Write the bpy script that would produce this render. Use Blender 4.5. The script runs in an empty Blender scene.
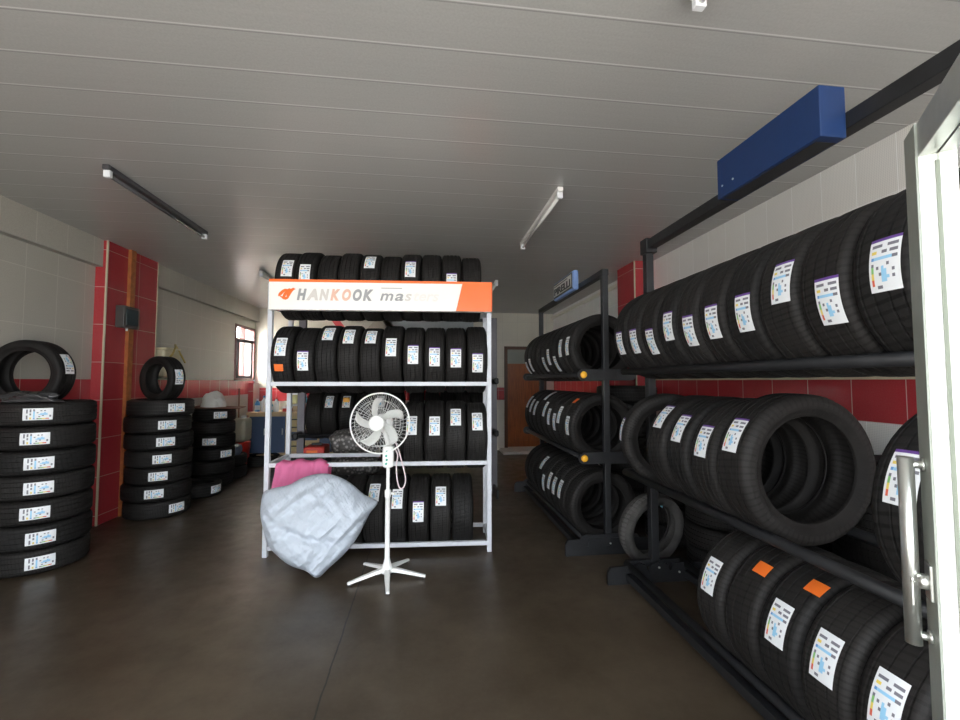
import bpy, bmesh, math, random
from mathutils import Vector, Matrix, noise
random.seed(7)
PI = math.pi
R = math.radians
SC = bpy.context.scene
COL = SC.collection

# ---------------------------------------------------------------- camera
cam_d = bpy.data.cameras.new('camera')
cam = bpy.data.objects.new('camera', cam_d); COL.objects.link(cam)
cam.location = (0, 0, 1.5)
cam.rotation_euler = (R(90 + 2.8), 0, R(-7.03))
cam_d.sensor_width = 36; cam_d.lens = 430 / 960 * 36
cam_d.clip_start = 0.02; cam_d.clip_end = 200
SC.camera = cam
# ---------------------------------------------------------------- world, sun, exposure
w = bpy.data.worlds.new('world'); SC.world = w; w.use_nodes = True
bg = w.node_tree.nodes['Background']
bg.inputs[0].default_value = (0.90, 0.95, 1.0, 1); bg.inputs[1].default_value = 6.0
sd = bpy.data.lights.new('sun', 'SUN'); sun = bpy.data.objects.new('sun', sd); COL.objects.link(sun)
sd.energy = 25; sd.angle = R(0.6); sd.color = (1, .95, .87)
sun.rotation_euler = (R(-32), 0, R(8))          # comes over the roof from behind the shop
SC.view_settings.view_transform = 'Standard'; SC.view_settings.look = 'None'
SC.view_settings.gamma = 1; SC.view_settings.use_curve_mapping = False
SC.view_settings.exposure = 0.22
wd_ = bpy.data.lights.new('window_daylight', 'AREA'); wl = bpy.data.objects.new('window_daylight', wd_); COL.objects.link(wl)   # daylight through the side window
wd_.shape = 'RECTANGLE'; wd_.size = .85; wd_.size_y = 1.0; wd_.energy = 100; wd_.color = (1, .98, .93)
wl.location = (-3.75, 8.78, 2.05); wl.rotation_euler = (R(90), 0, R(-90))

# ---------------------------------------------------------------- materials
def nmat(name, col=(.5, .5, .5), rough=.5, metal=0, spec=.5):
    m = bpy.data.materials.new(name); m.use_nodes = True
    b = m.node_tree.nodes['Principled BSDF']
    b.inputs['Base Color'].default_value = (*col, 1); b.inputs['Roughness'].default_value = rough
    b.inputs['Metallic'].default_value = metal; b.inputs['Specular IOR Level'].default_value = spec
    return m
class NT:
    def __init__(s, m): s.t = m.node_tree; s.b = s.t.nodes['Principled BSDF']
    def n(s, typ, **k):
        x = s.t.nodes.new(typ)
        for a, v in k.items(): setattr(x, a, v)
        return x
    def l(s, a, b): s.t.links.new(a, b)
    def math(s, op, a, b=None, c=None):
        x = s.n('ShaderNodeMath', operation=op)
        for i, v in enumerate((a, b, c)):
            if v is None: continue
            if hasattr(v, 'links'): s.l(v, x.inputs[i])
            else: x.inputs[i].default_value = v
        return x.outputs[0]
    def mix(s, f, a, b):
        x = s.n('ShaderNodeMix', data_type='RGBA')
        for i, v in ((0, f), (6, a), (7, b)):
            if hasattr(v, 'links'): s.l(v, x.inputs[i])
            elif i: x.inputs[i].default_value = (*v, 1)
            else: x.inputs[i].default_value = v
        return x.outputs[2]
    def noise(s, scale, detail=4, vec=None, rough=.55):
        x = s.n('ShaderNodeTexNoise'); x.inputs['Scale'].default_value = scale; x.inputs['Detail'].default_value = detail
        x.inputs['Roughness'].default_value = rough
        if vec is not None: s.l(vec, x.inputs['Vector'])
        return x.outputs['Fac']
    def ramp(s, f, lo, hi):
        x = s.n('ShaderNodeMapRange'); s.l(f, x.inputs[0]); x.inputs[1].default_value = lo; x.inputs[2].default_value = hi
        return x.outputs[0]
    def pos(s): return s.n('ShaderNodeTexCoord').outputs['Object']
    def xyz(s, v):
        x = s.n('ShaderNodeSeparateXYZ'); s.l(v, x.inputs[0]); return x.outputs
    def comb(s, a, b, c=0.):
        x = s.n('ShaderNodeCombineXYZ')
        for i, v in enumerate((a, b, c)):
            if hasattr(v, 'links'): s.l(v, x.inputs[i])
            else: x.inputs[i].default_value = v
        return x.outputs[0]
    def bump(s, h, st=.3, dist=.01):
        x = s.n('ShaderNodeBump'); x.inputs['Strength'].default_value = st; x.inputs['Distance'].default_value = dist
        s.l(h, x.inputs['Height']); s.l(x.outputs[0], s.b.inputs['Normal'])

def rubber_mat(name, col, blocks=70, rough=.62):
    m = nmat(name, col, rough, 0, .22); q = NT(m); p = q.pos(); x, y, z = q.xyz(p)
    ang = q.math('ARCTAN2', z, y)
    slant = q.math('MULTIPLY', x, 9.0)
    s = q.math('SINE', q.math('ADD', q.math('MULTIPLY', ang, blocks), q.math('MULTIPLY', slant, 4)))
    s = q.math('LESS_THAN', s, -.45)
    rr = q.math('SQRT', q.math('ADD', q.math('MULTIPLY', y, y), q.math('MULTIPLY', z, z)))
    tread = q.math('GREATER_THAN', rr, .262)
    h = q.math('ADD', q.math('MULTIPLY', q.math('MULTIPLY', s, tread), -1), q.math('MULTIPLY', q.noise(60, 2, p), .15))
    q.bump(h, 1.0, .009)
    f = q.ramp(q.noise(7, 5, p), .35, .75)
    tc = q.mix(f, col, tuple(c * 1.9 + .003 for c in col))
    block_light = q.math('MULTIPLY', q.math('MULTIPLY', q.math('SUBTRACT', 1, s), q.math('GREATER_THAN', rr, .29)), .8)      # blocks painted lighter so the sipe gaps read as shaded grooves
    q.l(q.mix(block_light, tc, tuple(c * 2.1 + .004 for c in col)), q.b.inputs['Base Color'])
    return m
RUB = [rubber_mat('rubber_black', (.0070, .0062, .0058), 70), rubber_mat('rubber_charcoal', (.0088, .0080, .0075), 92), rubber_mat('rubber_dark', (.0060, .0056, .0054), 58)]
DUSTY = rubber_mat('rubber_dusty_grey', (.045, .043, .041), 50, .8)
PAPER = nmat('sticker_paper', (.78, .80, .82), .45)
PURPLE = nmat('sticker_purple', (.12, .05, .26), .45)
SBLUE = nmat('sticker_blue', (.12, .3, .62), .45)
SCYAN = nmat('sticker_cyan', (.3, .58, .8), .45)
SINK = nmat('sticker_ink', (.17, .17, .20), .45)
SGREEN = nmat('sticker_green', (.22, .5, .16), .45)
SYEL = nmat('sticker_yellow', (.8, .62, .12), .45)
SRED = nmat('sticker_red', (.7, .12, .06), .45)
ORANGE = nmat('sticker_orange', (.85, .17, .02), .5)
def painted(name, col, rough=.4, metal=0, wear=.12, scale=30):
    m = nmat(name, col, rough, metal); q = NT(m); p = q.pos()
    f = q.ramp(q.noise(scale, 5, p), .35, .8)
    q.l(q.mix(f, col, tuple(max(0, c * (1 - wear)) for c in col)), q.b.inputs['Base Color'])
    q.bump(q.noise(scale * 4, 2, p), .08, .003)
    return m
BLACKM = painted('black_painted_steel', (.010, .0105, .012), .45, 0, -.8, 14)
WHITEM = painted('white_painted_steel', (.62, .64, .69), .35)
ALU = painted('aluminium', (.62, .64, .60), .32, .6)
ALUW = painted('white_door_frame', (.86, .88, .84), .3)
CHROME = nmat('brushed_steel', (.72, .73, .70), .28, .9)
FANW = nmat('fan_white_plastic', (.86, .86, .84), .35)
FANB = nmat('fan_blade_plastic', (.92, .93, .90), .3)
YEL = nmat('yellow_cap_plastic', (.9, .45, .03), .4)
BLUEBOX = painted('blue_sign_plastic', (.006, .030, .115), .5)
LBLUE = painted('light_blue_plastic', (.20, .32, .62), .4)
GLASS = nmat('door_glass', (.95, .98, .97), .02)
GLASS.node_tree.nodes['Principled BSDF'].inputs['Transmission Weight'].default_value = 1
GLASS.node_tree.nodes['Principled BSDF'].inputs['IOR'].default_value = 1.03

def tile_mat(name, base, mortar, tw, th, axes, z0=0, off=0., hatch=0, rough=.3, mottled=.1, fine=120):
    m = nmat(name, base, rough); q = NT(m); p = q.pos(); c = q.xyz(p); a, b = c[axes[0]], c[axes[1]]
    v = q.comb(q.math('ADD', a, off), q.math('SUBTRACT', b, z0))
    br = q.n('ShaderNodeTexBrick'); br.offset = 0; br.squash = 1
    q.l(v, br.inputs['Vector']); br.inputs['Scale'].default_value = 1
    br.inputs['Brick Width'].default_value = tw; br.inputs['Row Height'].default_value = th
    br.inputs['Mortar Size'].default_value = .003; br.inputs['Mortar Smooth'].default_value = .3
    br.inputs['Color1'].default_value = (*base, 1); br.inputs['Color2'].default_value = (*[k * .96 for k in base], 1)
    br.inputs['Mortar'].default_value = (*mortar, 1)
    f = q.ramp(q.noise(2.3, 6, p), .35, .75)
    f2 = q.ramp(q.noise(fine, 2, p), .3, .8)
    col = q.mix(q.math('MULTIPLY', f, mottled), br.outputs['Color'], (.35, .30, .22))
    col = q.mix(q.math('MULTIPLY', f2, mottled), col, (.8, .78, .72))
    if hatch:
        s = q.math('MULTIPLY', q.math('SINE', q.math('MULTIPLY', q.math('ADD', a, b), 300)), q.math('SINE', q.math('MULTIPLY', q.math('SUBTRACT', a, b), 300)))
        col = q.mix(q.math('MULTIPLY', q.ramp(s, -.2, .9), hatch), col, (.42, .41, .42))
    q.l(col, q.b.inputs['Base Color'])
    q.bump(br.outputs['Fac'], -.2, .003)
    return m
TL_LEFT = tile_mat('beige_wall_tile', (.42, .40, .35), (.55, .53, .47), .33, .50, (1, 2), 0, .1, 0, .35, .18)
TL_LEFTLOW = tile_mat('pale_lower_tile', (.42, .40, .36), (.3, .29, .26), .33, .25, (1, 2), 0, .1, 0, .35, .1)
TL_RED = tile_mat('red_wall_tile', (.42, .028, .038), (.6, .45, .4), .33, .28, (1, 2), 1.24, .1, 0, .22, .03)
TL_REDX = tile_mat('red_tile_front', (.42, .028, .038), (.6, .45, .4), .33, .40, (0, 2), .1, .1, 0, .22, .03)
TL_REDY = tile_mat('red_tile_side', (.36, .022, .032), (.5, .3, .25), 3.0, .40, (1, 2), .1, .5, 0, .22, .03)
TL_RIGHT = tile_mat('white_patterned_tile', (.86, .84, .80), (1.0, 1.0, .98), .25, .40, (1, 2), .24, .05, .45, .3, .05)
TL_BACK = tile_mat('cream_back_tile', (.76, .72, .62), (.6, .57, .5), .33, .40, (0, 2), 0, 0, 0, .35, .1)
PLASTER = painted('grey_plaster', (.36, .35, .31), .8)
GROUT = nmat('cream_tile_edge', (.55, .5, .36), .5)
TIMBER = painted('orange_timber_batten', (.42, .13, .035), .6, 0, .5, 20)

def ceiling_mat():
    m = nmat('ceiling_panel', (.5, .5, .5), .3); q = NT(m); p = q.pos(); x, y, z = q.xyz(p)
    fr = q.math('FRACT', q.math('DIVIDE', y, .25))
    line = q.math('LESS_THAN', q.math('ABSOLUTE', q.math('SUBTRACT', fr, .5)), .014)
    line2 = q.math('LESS_THAN', q.math('ABSOLUTE', q.math('SUBTRACT', fr, .54)), .012)
    st = q.noise(3, 5, q.comb(q.math('MULTIPLY', x, .6), q.math('MULTIPLY', y, 14)))
    f = q.math('MULTIPLY', q.ramp(st, .3, .7), .25)
    col = q.mix(f, (.39, .39, .38), (.31, .31, .305))
    col = q.mix(q.math('MULTIPLY', q.ramp(q.noise(95, 2, p), .3, .75), .35), col, (.52, .52, .51))
    col = q.mix(q.math('MULTIPLY', line, .55), col, (.82, .82, .82)); col = q.mix(q.math('MULTIPLY', line2, .5), col, (.14, .14, .14))
    q.l(col, q.b.inputs['Base Color'])
    rg = q.math('ADD', .26, q.math('MULTIPLY', q.noise(1.2, 3, p), .14)); q.l(rg, q.b.inputs['Roughness'])
    h = q.math('ADD', q.math('MULTIPLY', line, -1), q.math('MULTIPLY', st, .15)); q.bump(h, .25, .004)
    q.b.inputs['Specular IOR Level'].default_value = .7
    return m
def floor_mat():
    m = nmat('stained_concrete', (.1, .09, .08), .3); q = NT(m); p = q.pos(); x, y, z = q.xyz(p)
    n1 = q.noise(1.1, 8, p, .62); n2 = q.noise(6.5, 6, p, .65); n3 = q.noise(42, 3, p)
    col = q.mix(q.ramp(n1, .38, .66), (.048, .034, .021), (.096, .073, .050))
    col = q.mix(q.math('MULTIPLY', q.ramp(n2, .42, .80), .45), col, (.046, .034, .024))
    col = q.mix(q.math('MULTIPLY', q.ramp(n3, .45, .85), .22), col, (.11, .09, .07))
    wob = q.math('ADD', x, q.math('MULTIPLY', q.math('SUBTRACT', q.noise(4, 3, p), .5), .02))
    j = q.math('LESS_THAN', q.math('ABSOLUTE', q.math('ADD', wob, .49)), .0045)
    j2 = q.math('LESS_THAN', q.math('ABSOLUTE', q.math('SUBTRACT', y, 5.2)), .0045)
    j = q.math('MAXIMUM', j, j2)
    col = q.mix(j, col, (.012, .010, .009)); q.l(col, q.b.inputs['Base Color'])
    q.l(q.math('ADD', .28, q.math('MULTIPLY', q.ramp(n2, .3, .75), .20)), q.b.inputs['Roughness'])
    q.bump(q.math('SUBTRACT', q.math('MULTIPLY', n3, .12), j), .08, .004)
    return m
def wood_mat():
    m = nmat('brown_door_wood', (.2, .07, .025), .35); q = NT(m); p = q.pos(); x, y, z = q.xyz(p)
    n = q.noise(4, 6, q.comb(q.math('MULTIPLY', x, 9), q.math('MULTIPLY', z, .8)))
    q.l(q.mix(q.ramp(n, .3, .7), (.40, .12, .03), (.20, .055, .016)), q.b.inputs['Base Color'])
    return m
WOOD = wood_mat()

# ---------------------------------------------------------------- mesh helpers
def box(bm, x0, x1, y0, y1, z0, z1, mi=0, bev=0):
    vs = [bm.verts.new(c) for c in ((x0,y0,z0),(x1,y0,z0),(x1,y1,z0),(x0,y1,z0),(x0,y0,z1),(x1,y0,z1),(x1,y1,z1),(x0,y1,z1))]
    fs = [bm.faces.new([vs[i] for i in f]) for f in ((0,3,2,1),(4,5,6,7),(0,1,5,4),(1,2,6,5),(2,3,7,6),(3,0,4,7))]
    for f in fs: f.material_index = mi
    if bev: 
        r = bmesh.ops.bevel(bm, geom=list({e for f in fs for e in f.edges}), offset=bev, segments=2, affect='EDGES', profile=.5)
        for f in r['faces']: f.material_index = mi
def tube(bm, pts, r, n=12, mi=0, caps=True, rads=None):
    pts = [Vector(p) for p in pts]; rings = []
    prev = None
    for i, p in enumerate(pts):
        t = (pts[min(i+1, len(pts)-1)] - pts[max(i-1, 0)]).normalized()
        if prev is None:
            a = Vector((0,0,1)) if abs(t.z) < .9 else Vector((1,0,0))
            u = t.cross(a).normalized()
        else:
            u = (prev - t * prev.dot(t)).normalized()
        prev = u; v = t.cross(u); rr = rads[i] if rads else r
        rings.append([bm.verts.new(p + (u*math.cos(2*PI*k/n) + v*math.sin(2*PI*k/n))*rr) for k in range(n)])
    for a, b in zip(rings, rings[1:]):
        for k in range(n):
            f = bm.faces.new((a[k], a[(k+1)%n], b[(k+1)%n], b[k])); f.material_index = mi; f.smooth = True
    if caps:
        for rg in (rings[0][::-1], rings[-1]):
            f = bm.faces.new(rg); f.material_index = mi
def lathe(bm, prof, n=32, axis='z', mi=0, closed=False, c=(0,0,0)):
    """prof: (r, h) pairs"""
    rings = []
    for r, h in prof:
        ring = []
        for k in range(n):
            a = 2*PI*k/n; q = (r*math.cos(a), r*math.sin(a))
            if axis == 'z': p = (c[0]+q[0], c[1]+q[1], c[2]+h)
            elif axis == 'x': p = (c[0]+h, c[1]+q[0], c[2]+q[1])
            else: p = (c[0]+q[1], c[1]+h, c[2]+q[0])
            ring.append(bm.verts.new(p))
        rings.append(ring)
    pr = list(zip(rings, rings[1:])) + ([(rings[-1], rings[0])] if closed else [])
    for a, b in pr:
        for k in range(n):
            f = bm.faces.new((a[k], a[(k+1)%n], b[(k+1)%n], b[k])); f.material_index = mi; f.smooth = True
    if not closed:
        for rg, r in ((rings[0], prof[0][0]), (rings[-1], prof[-1][0])):
            if r > 1e-4: 
                f = bm.faces.new(rg); f.material_index = mi
def prism(bm, poly, h0, h1, plane='xz', mi=0):
    def P(a, b, h): return {'xz': (a, h, b), 'yz': (h, a, b), 'xy': (a, b, h)}[plane]
    A = [bm.verts.new(P(a, b, h0)) for a, b in poly]; B = [bm.verts.new(P(a, b, h1)) for a, b in poly]
    fs = [bm.faces.new(A), bm.faces.new(B[::-1])]
    for i in range(len(poly)): fs.append(bm.faces.new((A[i-1], B[i-1], B[i], A[i])))
    for f in fs: f.material_index = mi
    bmesh.ops.recalc_face_normals(bm, faces=fs)
def mesh(name, bm, mats, smooth=False, recalc=False):
    if recalc: bmesh.ops.recalc_face_normals(bm, faces=bm.faces[:])
    me = bpy.data.meshes.new(name); bm.to_mesh(me); bm.free()
    for m in (mats if isinstance(mats, (list, tuple)) else [mats]): me.materials.append(m)
    if smooth:
        for p in me.polygons: p.use_smooth = True
    return me
def link(name, me, parent=None, loc=(0,0,0), rot=(0,0,0)):
    o = bpy.data.objects.new(name, me); COL.objects.link(o); o.location = loc; o.rotation_euler = rot
    if parent: o.parent = parent
    return o
def obj(name, bm, mats, parent=None, loc=(0,0,0), rot=(0,0,0), smooth=False, recalc=True):
    return link(name, mesh(name, bm, mats, smooth, recalc), parent, loc, rot)
def tag(o, label, cat, group=None):
    o['label'] = label; o['category'] = cat
    if group: o['group'] = group
    return o
def thing(name, label, cat, loc=(0,0,0), rot=(0,0,0), group=None):
    return tag(link(name, None, None, loc, rot), label, cat, group)
def bx(name, mats, parent, *a, bev=0, loc=(0,0,0), rot=(0,0,0)):
    bm = bmesh.new(); box(bm, *a, bev=bev); return obj(name, bm, mats, parent, loc, rot)
def struct(name, bm, mats, recalc=True):
    o = obj(name, bm, mats, recalc=recalc); o['kind'] = 'structure'; return o
def sbox(name, mats, *a):
    bm = bmesh.new(); box(bm, *a); return struct(name, bm, mats)

# ---------------------------------------------------------------- the room
XL, XR, YB, ZC, YF = -3.5, 2.8, 9.3, 3.0, -.35
sbox('floor', floor_mat(), XL-.2, XR+.2, YF, YB+.2, -.1, 0)
sbox('ceiling', ceiling_mat(), XL-.2, XR+.2, YF, YB+.2, ZC, ZC+.1)
# left wall with a window opening
WY0, WY1, WZ0, WZ1 = 8.35, 9.26, 1.50, 2.56
bm = bmesh.new()
box(bm, XL-.2, XL, YF, WY0, 1.52, ZC); box(bm, XL-.2, XL, WY0, WY1, WZ1, ZC); box(bm, XL-.2, XL, WY1, YB, 1.52, ZC)
box(bm, XL-.2, XL, YF, YB, 1.24, 1.50, 1); box(bm, XL-.2, XL, YF, WY0, 1.50, 1.52, 1); box(bm, XL-.2, XL, YF, YB, 0, 1.24, 2)
struct('wall_left', bm, [TL_LEFT, TL_RED, TL_LEFTLOW])
sbox('trim_1', TL_LEFT, XL, XL+.07, YF, 4.98, 2.72, ZC)           # beam face along the top of the left wall
sbox('trim_2', TL_LEFT, XL, XL+.07, 5.85, YB, 2.72, ZC)
sbox('trim_3', PLASTER, XL, XL+.071, YF, 4.98, 2.713, 2.72)
sbox('trim_4', PLASTER, XL, XL+.071, 5.85, YB, 2.713, 2.72)
# left pillar, stepped
sbox('wall_left_pillar_face', TL_REDX, XL, XL+.11, 4.98, 4.99, 0, ZC)
sbox('wall_left_pillar', TL_REDY, XL, XL+.11, 4.99, 5.85, 0, ZC)
sbox('trim_5', GROUT, XL+.103, XL+.118, 4.972, 4.987, 0, ZC)
sbox('trim_6', GROUT, XL+.10, XL+.115, 5.84, 5.855, 0, ZC)
sbox('trim_7', TIMBER, XL+.11, XL+.145, 5.30, 5.38, 0, ZC)
# right wall
bm = bmesh.new()
box(bm, XR, XR+.2, YF, YB, 1.54, ZC); box(bm, XR, XR+.2, YF, YB, 1.24, 1.51, 1); box(bm, XR, XR+.2, YF, YB, 0, 1.24)
struct('wall_right', bm, [TL_RIGHT, TL_RED])
sbox('trim_8', GROUT, XR-.012, XR+.02, YF, YB, 1.51, 1.54)
bm = bmesh.new(); box(bm, XR-.24, XR, 5.02, 5.5, 0, ZC); struct('wall_right_pillar', bm, [TL_REDX])
bm = bmesh.new(); box(bm, XR-.245, XR-.238, 5.02, 5.5, 0, ZC); struct('wall_right_pillar_side', bm, [TL_REDY])
sbox('trim_9', GROUT, XR-.252, XR-.238, 5.008, 5.022, 0, ZC)
sbox('trim_10', TL_BACK, XR-.05, XR, 5.5, YB, 2.88, 2.93)
# back wall with the door opening
DX0, DX1, DZ = 1.68, 2.62, 2.26
bm = bmesh.new()
box(bm, XL, DX0, YB, YB+.2, 1.36, ZC); box(bm, XL, DX0, YB, YB+.2, 1.09, 1.36, 1); box(bm, XL, DX0, YB, YB+.2, 0, 1.09)
box(bm, DX0, DX1, YB, YB+.2, DZ, ZC); box(bm, DX1, XR, YB, YB+.2, 0, ZC); box(bm, DX0, DX1, YB+.1, YB+.2, 0, DZ)
struct('wall_back', bm, [TL_BACK, TL_REDX])
# front wall round the wide shop opening (behind the camera)
bm = bmesh.new()
box(bm, XL-.2, -2.9, YF-.2, YF, 0, ZC+.1); box(bm, 2.5, XR+.2, YF-.2, YF, 0, ZC+.1); box(bm, -2.9, 2.5, YF-.2, YF, 2.8, ZC+.1)
struct('wall_front', bm, [PLASTER])
sbox('ground_outside', painted('forecourt_concrete', (.50, .47, .43), .9), -14, 14, -16, YF, -.12, -.02).name = 'floor_forecourt'
# window on the left wall: frame, casements, panes
MAROON = painted('maroon_window_frame', (.13, .03, .03), .4)
bm = bmesh.new()
t = .05
box(bm, XL-.08, XL+.01, WY0, WY0+t, WZ0, WZ1); box(bm, XL-.08, XL+.01, WY1-t, WY1, WZ0, WZ1)
box(bm, XL-.08, XL+.01, WY0, WY1, WZ0, WZ0+t); box(bm, XL-.08, XL+.01, WY0, WY1, WZ1-t, WZ1)
box(bm, XL-.08, XL+.01, WY0, WY1, 2.26, 2.31); box(bm, XL-.08, XL+.01, 8.74, 8.78, WZ0, WZ1)
wf = struct('window_1', bm, MAROON)
bm = bmesh.new()
cz0, cz1 = 1.55, 2.27
def cas(bm, s0, s1):
    box(bm, s0, s0+.05, 0, .035, cz0, cz1)
    box(bm, s1-.05, s1, 0, .035, cz0, cz1); box(bm, s0, s1, 0, .035, cz0, cz0+.05); box(bm, s0, s1, 0, .035, cz1-.05, cz1)
cas(bm, 0, .42)
cs = obj('casement', bm, nmat('dark_casement', (.05, .04, .045), .4), wf, (XL+.03, 8.40, 0), (0, 0, R(74)))
obj('pane', (lambda b: (box(b, XL-.05, XL-.045, WY0+.05, WY1-.05, WZ0+.05, WZ1-.05), b)[1])(bmesh.new()), GLASS, wf)
sbox('trim_11', TL_REDX, XL, XL+.10, 9.0, 9.3, 0, 1.46)            # red tiled corner beside the window
# back door
dr = bmesh.new(); box(dr, DX0, DX0+.07, YB-.04, YB+.06, 0.05, DZ); box(dr, DX1-.07, DX1, YB-.04, YB+.06, 0.05, DZ); box(dr, DX0, DX1, YB-.04, YB+.06, DZ-.07, DZ)
door = struct('door_1', dr, painted('dark_door_frame', (.10, .04, .018), .4))
b = bmesh.new(); box(b, DX0+.07, DX1-.07, YB, YB+.04, .07, 1.80); box(b, DX0+.07, DX1-.07, YB-.012, YB+.05, 1.80, 1.88); box(b, DX0+.07, DX0+.17, YB-.01, YB, .07, 1.8); box(b, DX1-.17, DX1-.07, YB-.01, YB, .07, 1.8); box(b, DX0+.17, DX1-.17, YB-.01, YB, .07, .2); box(b, DX0+.17, DX1-.17, YB-.01, YB, .9, 1.02)
obj('door_leaf', b, WOOD, door)
bx('transom_pane', nmat('frosted_pane', (.30, .32, .28), .2), door, DX0+.07, DX1-.07, YB+.005, YB+.02, 1.88, DZ-.07)
sbox('trim_12', painted('white_threshold', (.62, .60, .56), .4), DX0-.12, XR, 8.72, YB-.04, 0, .055)
sbox('trim_13', nmat('white_door_surround', (.68, .66, .6), .4), DX0-.14, DX0-.002, YB-.03, YB, .055, 1.09)

# ---------------------------------------------------------------- tyres
def tyre_mesh(Rr, W, Rb, mat, n=60, round_=False):
    bm = bmesh.new(); h = W/2
    if round_:
        half = [(.30, Rb), (.38, Rb+.012), (.46, Rb+.35*(Rr-Rb)), (.50, Rb+.62*(Rr-Rb)), (.47, Rb+.80*(Rr-Rb)), (.34, Rr-.012), (.18, Rr-.002)]
        prof = [(W*x, r) for x, r in half] + [(.006, Rr+.001), (.004, Rr-.005), (-.004, Rr-.005), (-.006, Rr+.001)] + [(-W*x, r) for x, r in half[::-1]]
        inner = [(-W*.26, Rb+.004), (-W*.42, Rb+.5*(Rr-Rb)), (-W*.3, Rr-.03), (0, Rr-.016), (W*.3, Rr-.03), (W*.42, Rb+.5*(Rr-Rb)), (W*.26, Rb+.004)]
    else:
        S = Rr - Rb
        left = [(-.36, Rb), (-.405, Rb+.004), (-.425, Rb+.016), (-.44, Rb+.02), (-.485, Rb+.34*S), (-.497, Rb+.40*S), (-.5, Rb+.55*S), (-.499, Rb+.66*S), (-.493, Rr-.043), (-.494, Rr-.038), (-.475, Rr-.025), (-.445, Rr-.0135), (-.405, Rr-.006), (-.36, Rr-.002)]
        prof = [(W*x, r) for x, r in left]
        g = .0042; d = .0065
        for gx in (-.30, -.11, .11, .30):
            x = gx*W; k = Rr - abs(gx)*.004
            prof += [(x-g, k), (x-g*.7, k-d), (x+g*.7, k-d), (x+g, k)]
        prof += [(-W*x, r) for x, r in left[::-1]]
        inner = [(W*.34, Rb+.003), (W*.41, Rb+.2*S), (W*.45, Rb+.5*S), (W*.42, Rr-.034), (W*.3, Rr-.018), (0, Rr-.014), (-W*.3, Rr-.018), (-W*.42, Rr-.034), (-W*.45, Rb+.5*S), (-W*.41, Rb+.2*S), (-W*.34, Rb+.003)]
    if round_: inner = inner
    lathe(bm, [(r, x) for x, r in prof + (inner if not round_ else inner)], n, 'x', closed=True)
    me = mesh('tyre', bm, mat, recalc=True); me.set_sharp_from_angle(angle=R(42)); return me
TYRES = {}
def tyre_src(Rr, W, v):
    k = (Rr, W, v)
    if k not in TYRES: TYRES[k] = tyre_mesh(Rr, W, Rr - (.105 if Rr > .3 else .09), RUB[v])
    return TYRES[k]
PRINT = ["PPPPPPPPPPPP", "............", ".kkkk..kkkk.", "............", ".ee..nn.nnn.", "............", ".bBBBBBBBnn.", "............",
         ".k.....k....", ".g.k.c......", ".g...cc..k..", ".y..kcc.....", ".o...ccc.k..", ".r...cc.....", ".r..........", "...kk.......", "............"]
def sticker_mesh(Rr, sw=.092, sl=.172, kind=0):
    bm = bmesh.new(); rr = Rr + .0028
    rows = PRINT; nv, nu = len(rows), 12
    mi = {'.': 0, 'P': 1 if kind == 0 else 0, 'k': 4, 'b': 2, 'B': 3, 'c': 3, 'g': 5, 'y': 6, 'o': 6, 'r': 7, 'e': 6, 'n': 4}
    def V(i, j):
        a = (.5 - j/nv) * sl / rr
        x = (i/nu - .5) * sw
        q = rr - abs(x)**2 * 1.2
        return (x, -q*math.cos(a), q*math.sin(a))
    g = [[bm.verts.new(V(i, j)) for i in range(nu+1)] for j in range(nv+1)]
    for j in range(nv):
        for i in range(nu):
            f = bm.faces.new((g[j+1][i], g[j+1][i+1], g[j][i+1], g[j][i])); f.material_index = mi[rows[j][i]] if kind != 2 else 0; f.smooth = True
    ms = [PAPER, PURPLE, SBLUE, SCYAN, SINK, SGREEN, SYEL, SRED] if kind != 2 else [ORANGE]
    return mesh('sticker', bm, ms)
STK = {}
def stick(t, Rr, th, off=0., kind=0, tw=0.):
    k = (Rr, kind)
    if k not in STK: STK[k] = sticker_mesh(Rr, .075 if kind == 2 else .092, .062 if kind == 2 else .172, kind)
    o = link('sticker', STK[k], t, (off, 0, 0), (R(-th), 0, 0))
    if kind == 2: o['label'] = 'small orange paper sticker'
    return o
def tyre(loc, rot, Rr, W, v, label, group, stickers=()):
    t = link('tyre', tyre_src(Rr, W, v), None, loc, rot); tag(t, label, 'tyre', group)
    for s in stickers: stick(t, Rr, *s)
    return t
ORD = ['first', 'second', 'third', 'fourth', 'fifth', 'sixth', 'seventh', 'eighth', 'ninth', 'tenth', 'eleventh', 'twelfth']

# ---------------------------------------------------------------- white display rack with sign board
RO = Vector((-1.362, 3.944, 0)); RA = R(-3.17)
def rk(u, v, z):       # rack frame -> world
    return (RO.x + u*math.cos(RA) - v*math.sin(RA), RO.y + u*math.sin(RA) + v*math.cos(RA), z)
rack = thing('display_rack', 'white metal tyre rack with white and orange sign board on top', 'rack', tuple(RO), (0, 0, RA))
LV = [.075, .775, 1.475, 2.155]
for u in (0, 1.92):
    for v in (0, .48):
        bx('post', WHITEM, rack, u-.02, u+.02, v-.02, v+.02, 0, 2.36, bev=.003)
for z in LV:
    for v in (-.0, .48):
        bx('shelf_bar', WHITEM, rack, .02, 1.90, v-.018, v+.018, z-.018, z+.018, bev=.003)
    for u in (0, 1.92):
        bx('side_bar', WHITEM, rack, u-.015, u+.015, .02, .46, z-.015, z+.015)
BW = nmat('sign_white', (.90, .88, .84), .3); BO = nmat('sign_orange', (.95, .17, .02), .3)
LG = nmat('sign_letter_grey', (.33, .33, .33), .35); LGL = nmat('sign_letter_glare', (.66, .62, .58), .35); LO = nmat('sign_letter_glare_orange', (.80, .50, .38), .35)  # glare on the sign painted in: washed-out letters get paler colours
bm = bmesh.new(); box(bm, .02, 1.94, -.10, -.035, 2.112, 2.375, 0)
f0 = -.1008; f1 = -.104
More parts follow.
